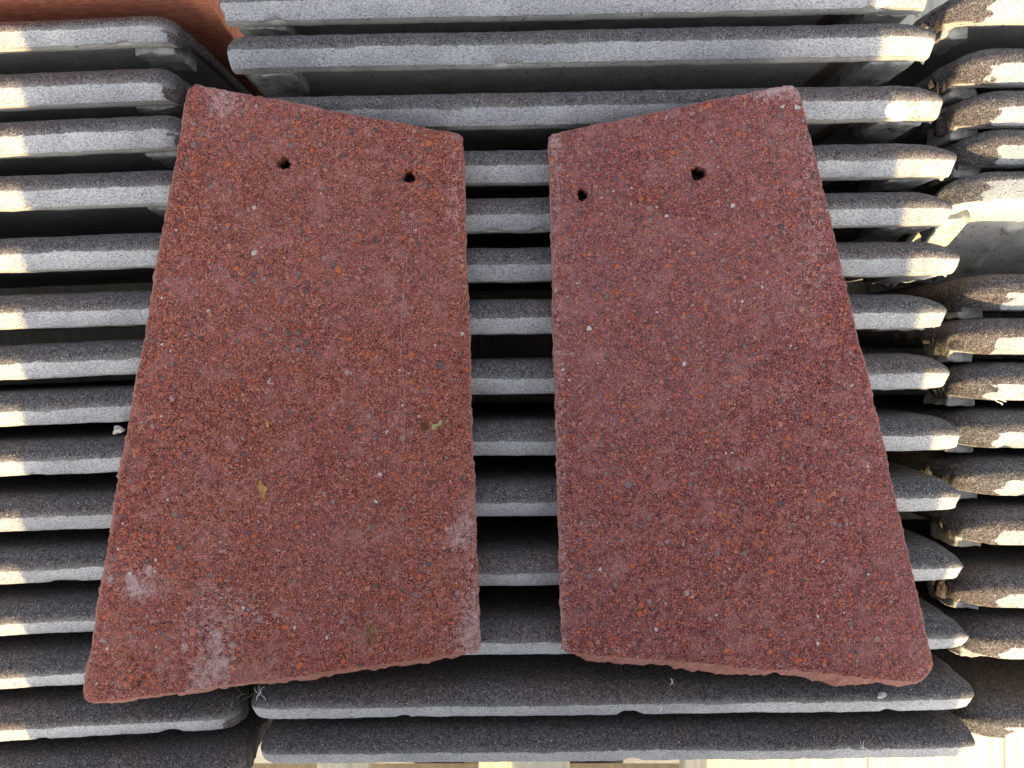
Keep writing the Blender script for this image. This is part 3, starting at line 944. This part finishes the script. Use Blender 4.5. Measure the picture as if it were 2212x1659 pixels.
def skinned(name, chain, edges_, mat, parent, root=0, levels=2):
    me = bpy.data.meshes.new(name)
    me.from_pydata([c[:3] for c in chain], edges_, [])
    me.update()
    o = bpy.data.objects.new(name, me)
    COL.objects.link(o)
    o.parent = parent
    sk = o.modifiers.new('skin', 'SKIN')
    sk.use_smooth_shade = True
    if not me.skin_vertices:
        bpy.context.view_layer.objects.active = o
        me.skin_vertices.new() if hasattr(me.skin_vertices, 'new') else None
    for v, c in zip(me.skin_vertices[0].data, chain):
        v.radius = (c[3], c[4] if len(c) > 4 else c[3])
        v.use_root = False
    me.skin_vertices[0].data[root].use_root = True
    ss = o.modifiers.new('sub', 'SUBSURF')
    ss.levels = levels; ss.render_levels = levels
    me.materials.append(mat)
    return o


person = tag(empty('person', (PX, PYY, GROUND)),
             'person in a dark hip length coat and jeans standing behind the camera holding a phone', 'person')
# body, standing and leaning a little forward (local: z up from the ground)
hz = 0.97
body = [(0, 0, 0.92, .15, .11), (0, 0.01, 1.08, .13, .10), (0, 0.03, 1.26, .15, .11), (0, 0.05, 1.38, .10, .08), (0, 0.075, 1.47, .052, .052),
        (0, 0.10, 1.55, .075, .085), (0, 0.115, 1.64, .078, .095), (0, 0.115, 1.71, .05, .06),
        (-.09, 0, 0.86, .085), (-.095, 0.01, 0.66, .070), (-.10, 0.015, 0.47, .055), (-.105, -.01, 0.28, .050), (-.11, -.03, 0.10, .036), (-.115, 0.05, 0.045, .034), (-.12, 0.12, 0.035, .03),
        (.09, 0, 0.86, .085), (.095, 0.01, 0.66, .070), (.10, 0.015, 0.47, .055), (.105, -.01, 0.28, .050), (.11, -.03, 0.10, .036), (.115, 0.05, 0.045, .034), (.12, 0.12, 0.035, .03),
        (-.18, 0.04, 1.36, .055), (-.25, 0.08, 1.22, .044), (-.26, 0.22, 1.10, .038), (-.13, 0.46, 1.165, .028),
        (.18, 0.04, 1.36, .055), (.22, 0.08, 1.22, .044), (.24, 0.22, 1.10, .038), (.11, 0.46, 1.165, .028)]
bed = [(0, 1), (1, 2), (2, 3), (3, 4), (4, 5), (5, 6), (6, 7), (0, 8), (8, 9), (9, 10), (10, 11), (11, 12), (12, 13), (13, 14),
       (0, 15), (15, 16), (16, 17), (17, 18), (18, 19), (19, 20), (20, 21), (3, 22), (22, 23), (23, 24), (24, 25), (3, 26), (26, 27), (27, 28), (28, 29)]
bo = skinned('body', body, bed, M_SKIN, person)


def lathe(name, rings, mat, seg=40, open_bottom=False, wob=0.0, seed=1):
    """rings: (cx, cy, z, rx, ry)"""
    V, F = [], []
    for k, (cx, cy, z, rx, ry) in enumerate(rings):
        for s in range(seg):
            t = 2 * math.pi * s / seg
            w = 1 + wob * math.sin(t * 7 + seed) * (1 - k / len(rings))
            V.append((cx + rx * math.cos(t) * w, cy + ry * math.sin(t) * w, z))
    for k in range(len(rings) - 1):
        for s in range(seg):
            a = k * seg + s; b = k * seg + (s + 1) % seg
            F.append((a, b, b + seg, a + seg))
    F.append(tuple(range(len(rings) * seg - seg, len(rings) * seg)))
    F.append(tuple(range(seg - 1, -1, -1)))
    return mesh_obj(name, V, F, mat, person, True)


# coat from hem to collar, flaring at the hem
lathe('coat', [(.005, 0, 0.865, 0.2715, 0.17), (.006, 0, 0.88, 0.2775, 0.175), (.006, 0, 0.98, 0.271, 0.17), (.0075, 0.01, 1.08, 0.2585, 0.155), (.0085, 0.02, 1.18, 0.2465, 0.15),
               (0, 0.03, 1.30, 0.235, 0.14), (0, 0.045, 1.39, 0.18, 0.115), (0, 0.06, 1.43, 0.10, 0.085), (0, 0.07, 1.465, 0.07, 0.07)], M_COAT, wob=0.012)
sl = [(-.18, 0.04, 1.36, .075), (-.25, 0.08, 1.22, .066), (-.26, 0.22, 1.10, .058), (-.14, 0.43, 1.155, .042)]
skinned('sleeve', sl, [(0, 1), (1, 2), (2, 3)], M_COAT, person)
sl = [(.18, 0.04, 1.36, .075), (.22, 0.08, 1.22, .066), (.24, 0.22, 1.10, .058), (.12, 0.43, 1.155, .042)]
skinned('sleeve', sl, [(0, 1), (1, 2), (2, 3)], M_COAT, person)
tr = [(0, 0, 0.93, .16, .12)]
te = []
for s in (-1, 1):
    n = len(tr)
    tr += [(s * .09, 0, 0.85, .095), (s * .095, 0.01, 0.66, .080), (s * .10, 0.015, 0.47, .066), (s * .105, -.01, 0.28, .062), (s * .11, -.02, 0.10, .058)]
    te += [(0, n), (n, n + 1), (n + 1, n + 2), (n + 2, n + 3), (n + 3, n + 4)]
skinned('trousers', tr, te, M_JEANS, person)
for s in (-1, 1):
    skinned('shoe', [(s * .11, -.05, 0.045, .045), (s * .113, 0.04, 0.045, .048), (s * .118, 0.15, 0.035, .040)], [(0, 1), (1, 2)], M_SHOE, person)
# hair cap and face
hb = bmesh.new()
bmesh.ops.create_uvsphere(hb, u_segments=32, v_segments=20, radius=1.0)
for v in list(hb.verts):
    if v.co.z < -0.25 and v.co.y > -0.2:
        hb.verts.remove(v)
bmesh.ops.scale(hb, vec=(0.092, 0.112, 0.108), verts=hb.verts)
bmesh.ops.translate(hb, vec=(0, 0.098, 1.652), verts=hb.verts)
bm_obj('hair', hb, M_HAIR, person)
for s in (-1, 1):
    eb = bmesh.new(); bmesh.ops.create_uvsphere(eb, u_segments=12, v_segments=8, radius=0.012)
    e = bm_obj('eye', eb, M_WHITE, person); e.location = (s * 0.032, 0.195, 1.60)
    ab = bmesh.new(); bmesh.ops.create_uvsphere(ab, u_segments=12, v_segments=8, radius=0.03)
    bmesh.ops.scale(ab, vec=(0.35, 0.6, 1.0), verts=ab.verts)
    a = bm_obj('ear', ab, M_SKIN, person); a.location = (s * 0.092, 0.10, 1.595)
skinned('nose', [(0, 0.195, 1.60, .008), (0, 0.212, 1.565, .013), (0, 0.195, 1.552, .010)], [(0, 1), (1, 2)], M_SKIN, person)
# hands: palm and five fingers closed on the phone's two short ends (phone above the lens)
HZ = D + 0.016 - GROUND
for s in (-1, 1):
    cx = -PX + s * 0.098                      # palm beside the phone
    cy = -PYY - 0.03
    hand = [(cx, cy - 0.10, HZ + 0.0, .026, .022), (cx, cy - 0.05, HZ + 0.006, .036, .018), (cx, cy - 0.01, HZ + 0.008, .038, .015)]
    he = [(0, 1), (1, 2)]
    for fi, (fx, ln) in enumerate(((-0.026, .060), (-0.009, .070), (0.009, .066), (0.026, .052))):
        n = len(hand)
        hand += [(cx + fx, cy + 0.02, HZ + 0.012, .0095), (cx + fx - s * 0.004, cy + 0.02 + ln * .45, HZ + 0.016, .0085), (cx + fx - s * 0.012, cy + 0.02 + ln * .75, HZ + 0.014, .0075)]
        he += [(2, n), (n, n + 1), (n + 1, n + 2)]
    n = len(hand)
    hand += [(cx - s * 0.030, cy - 0.03, HZ + 0.014, .012), (cx - s * 0.052, cy - 0.005, HZ + 0.020, .010), (cx - s * 0.060, cy + 0.02, HZ + 0.020, .008)]
    he += [(1, n), (n, n + 1), (n + 1, n + 2)]
    skinned('hand', hand, he, M_SKIN, person, levels=1)
phone = tag(bm_obj('phone', box_bm(0.162, 0.076, 0.008, 0.003, 3), M_PHONE), 'black phone held flat above the tiles by the standing person', 'phone')
phone.location = (0, -0.012, D + 0.012)
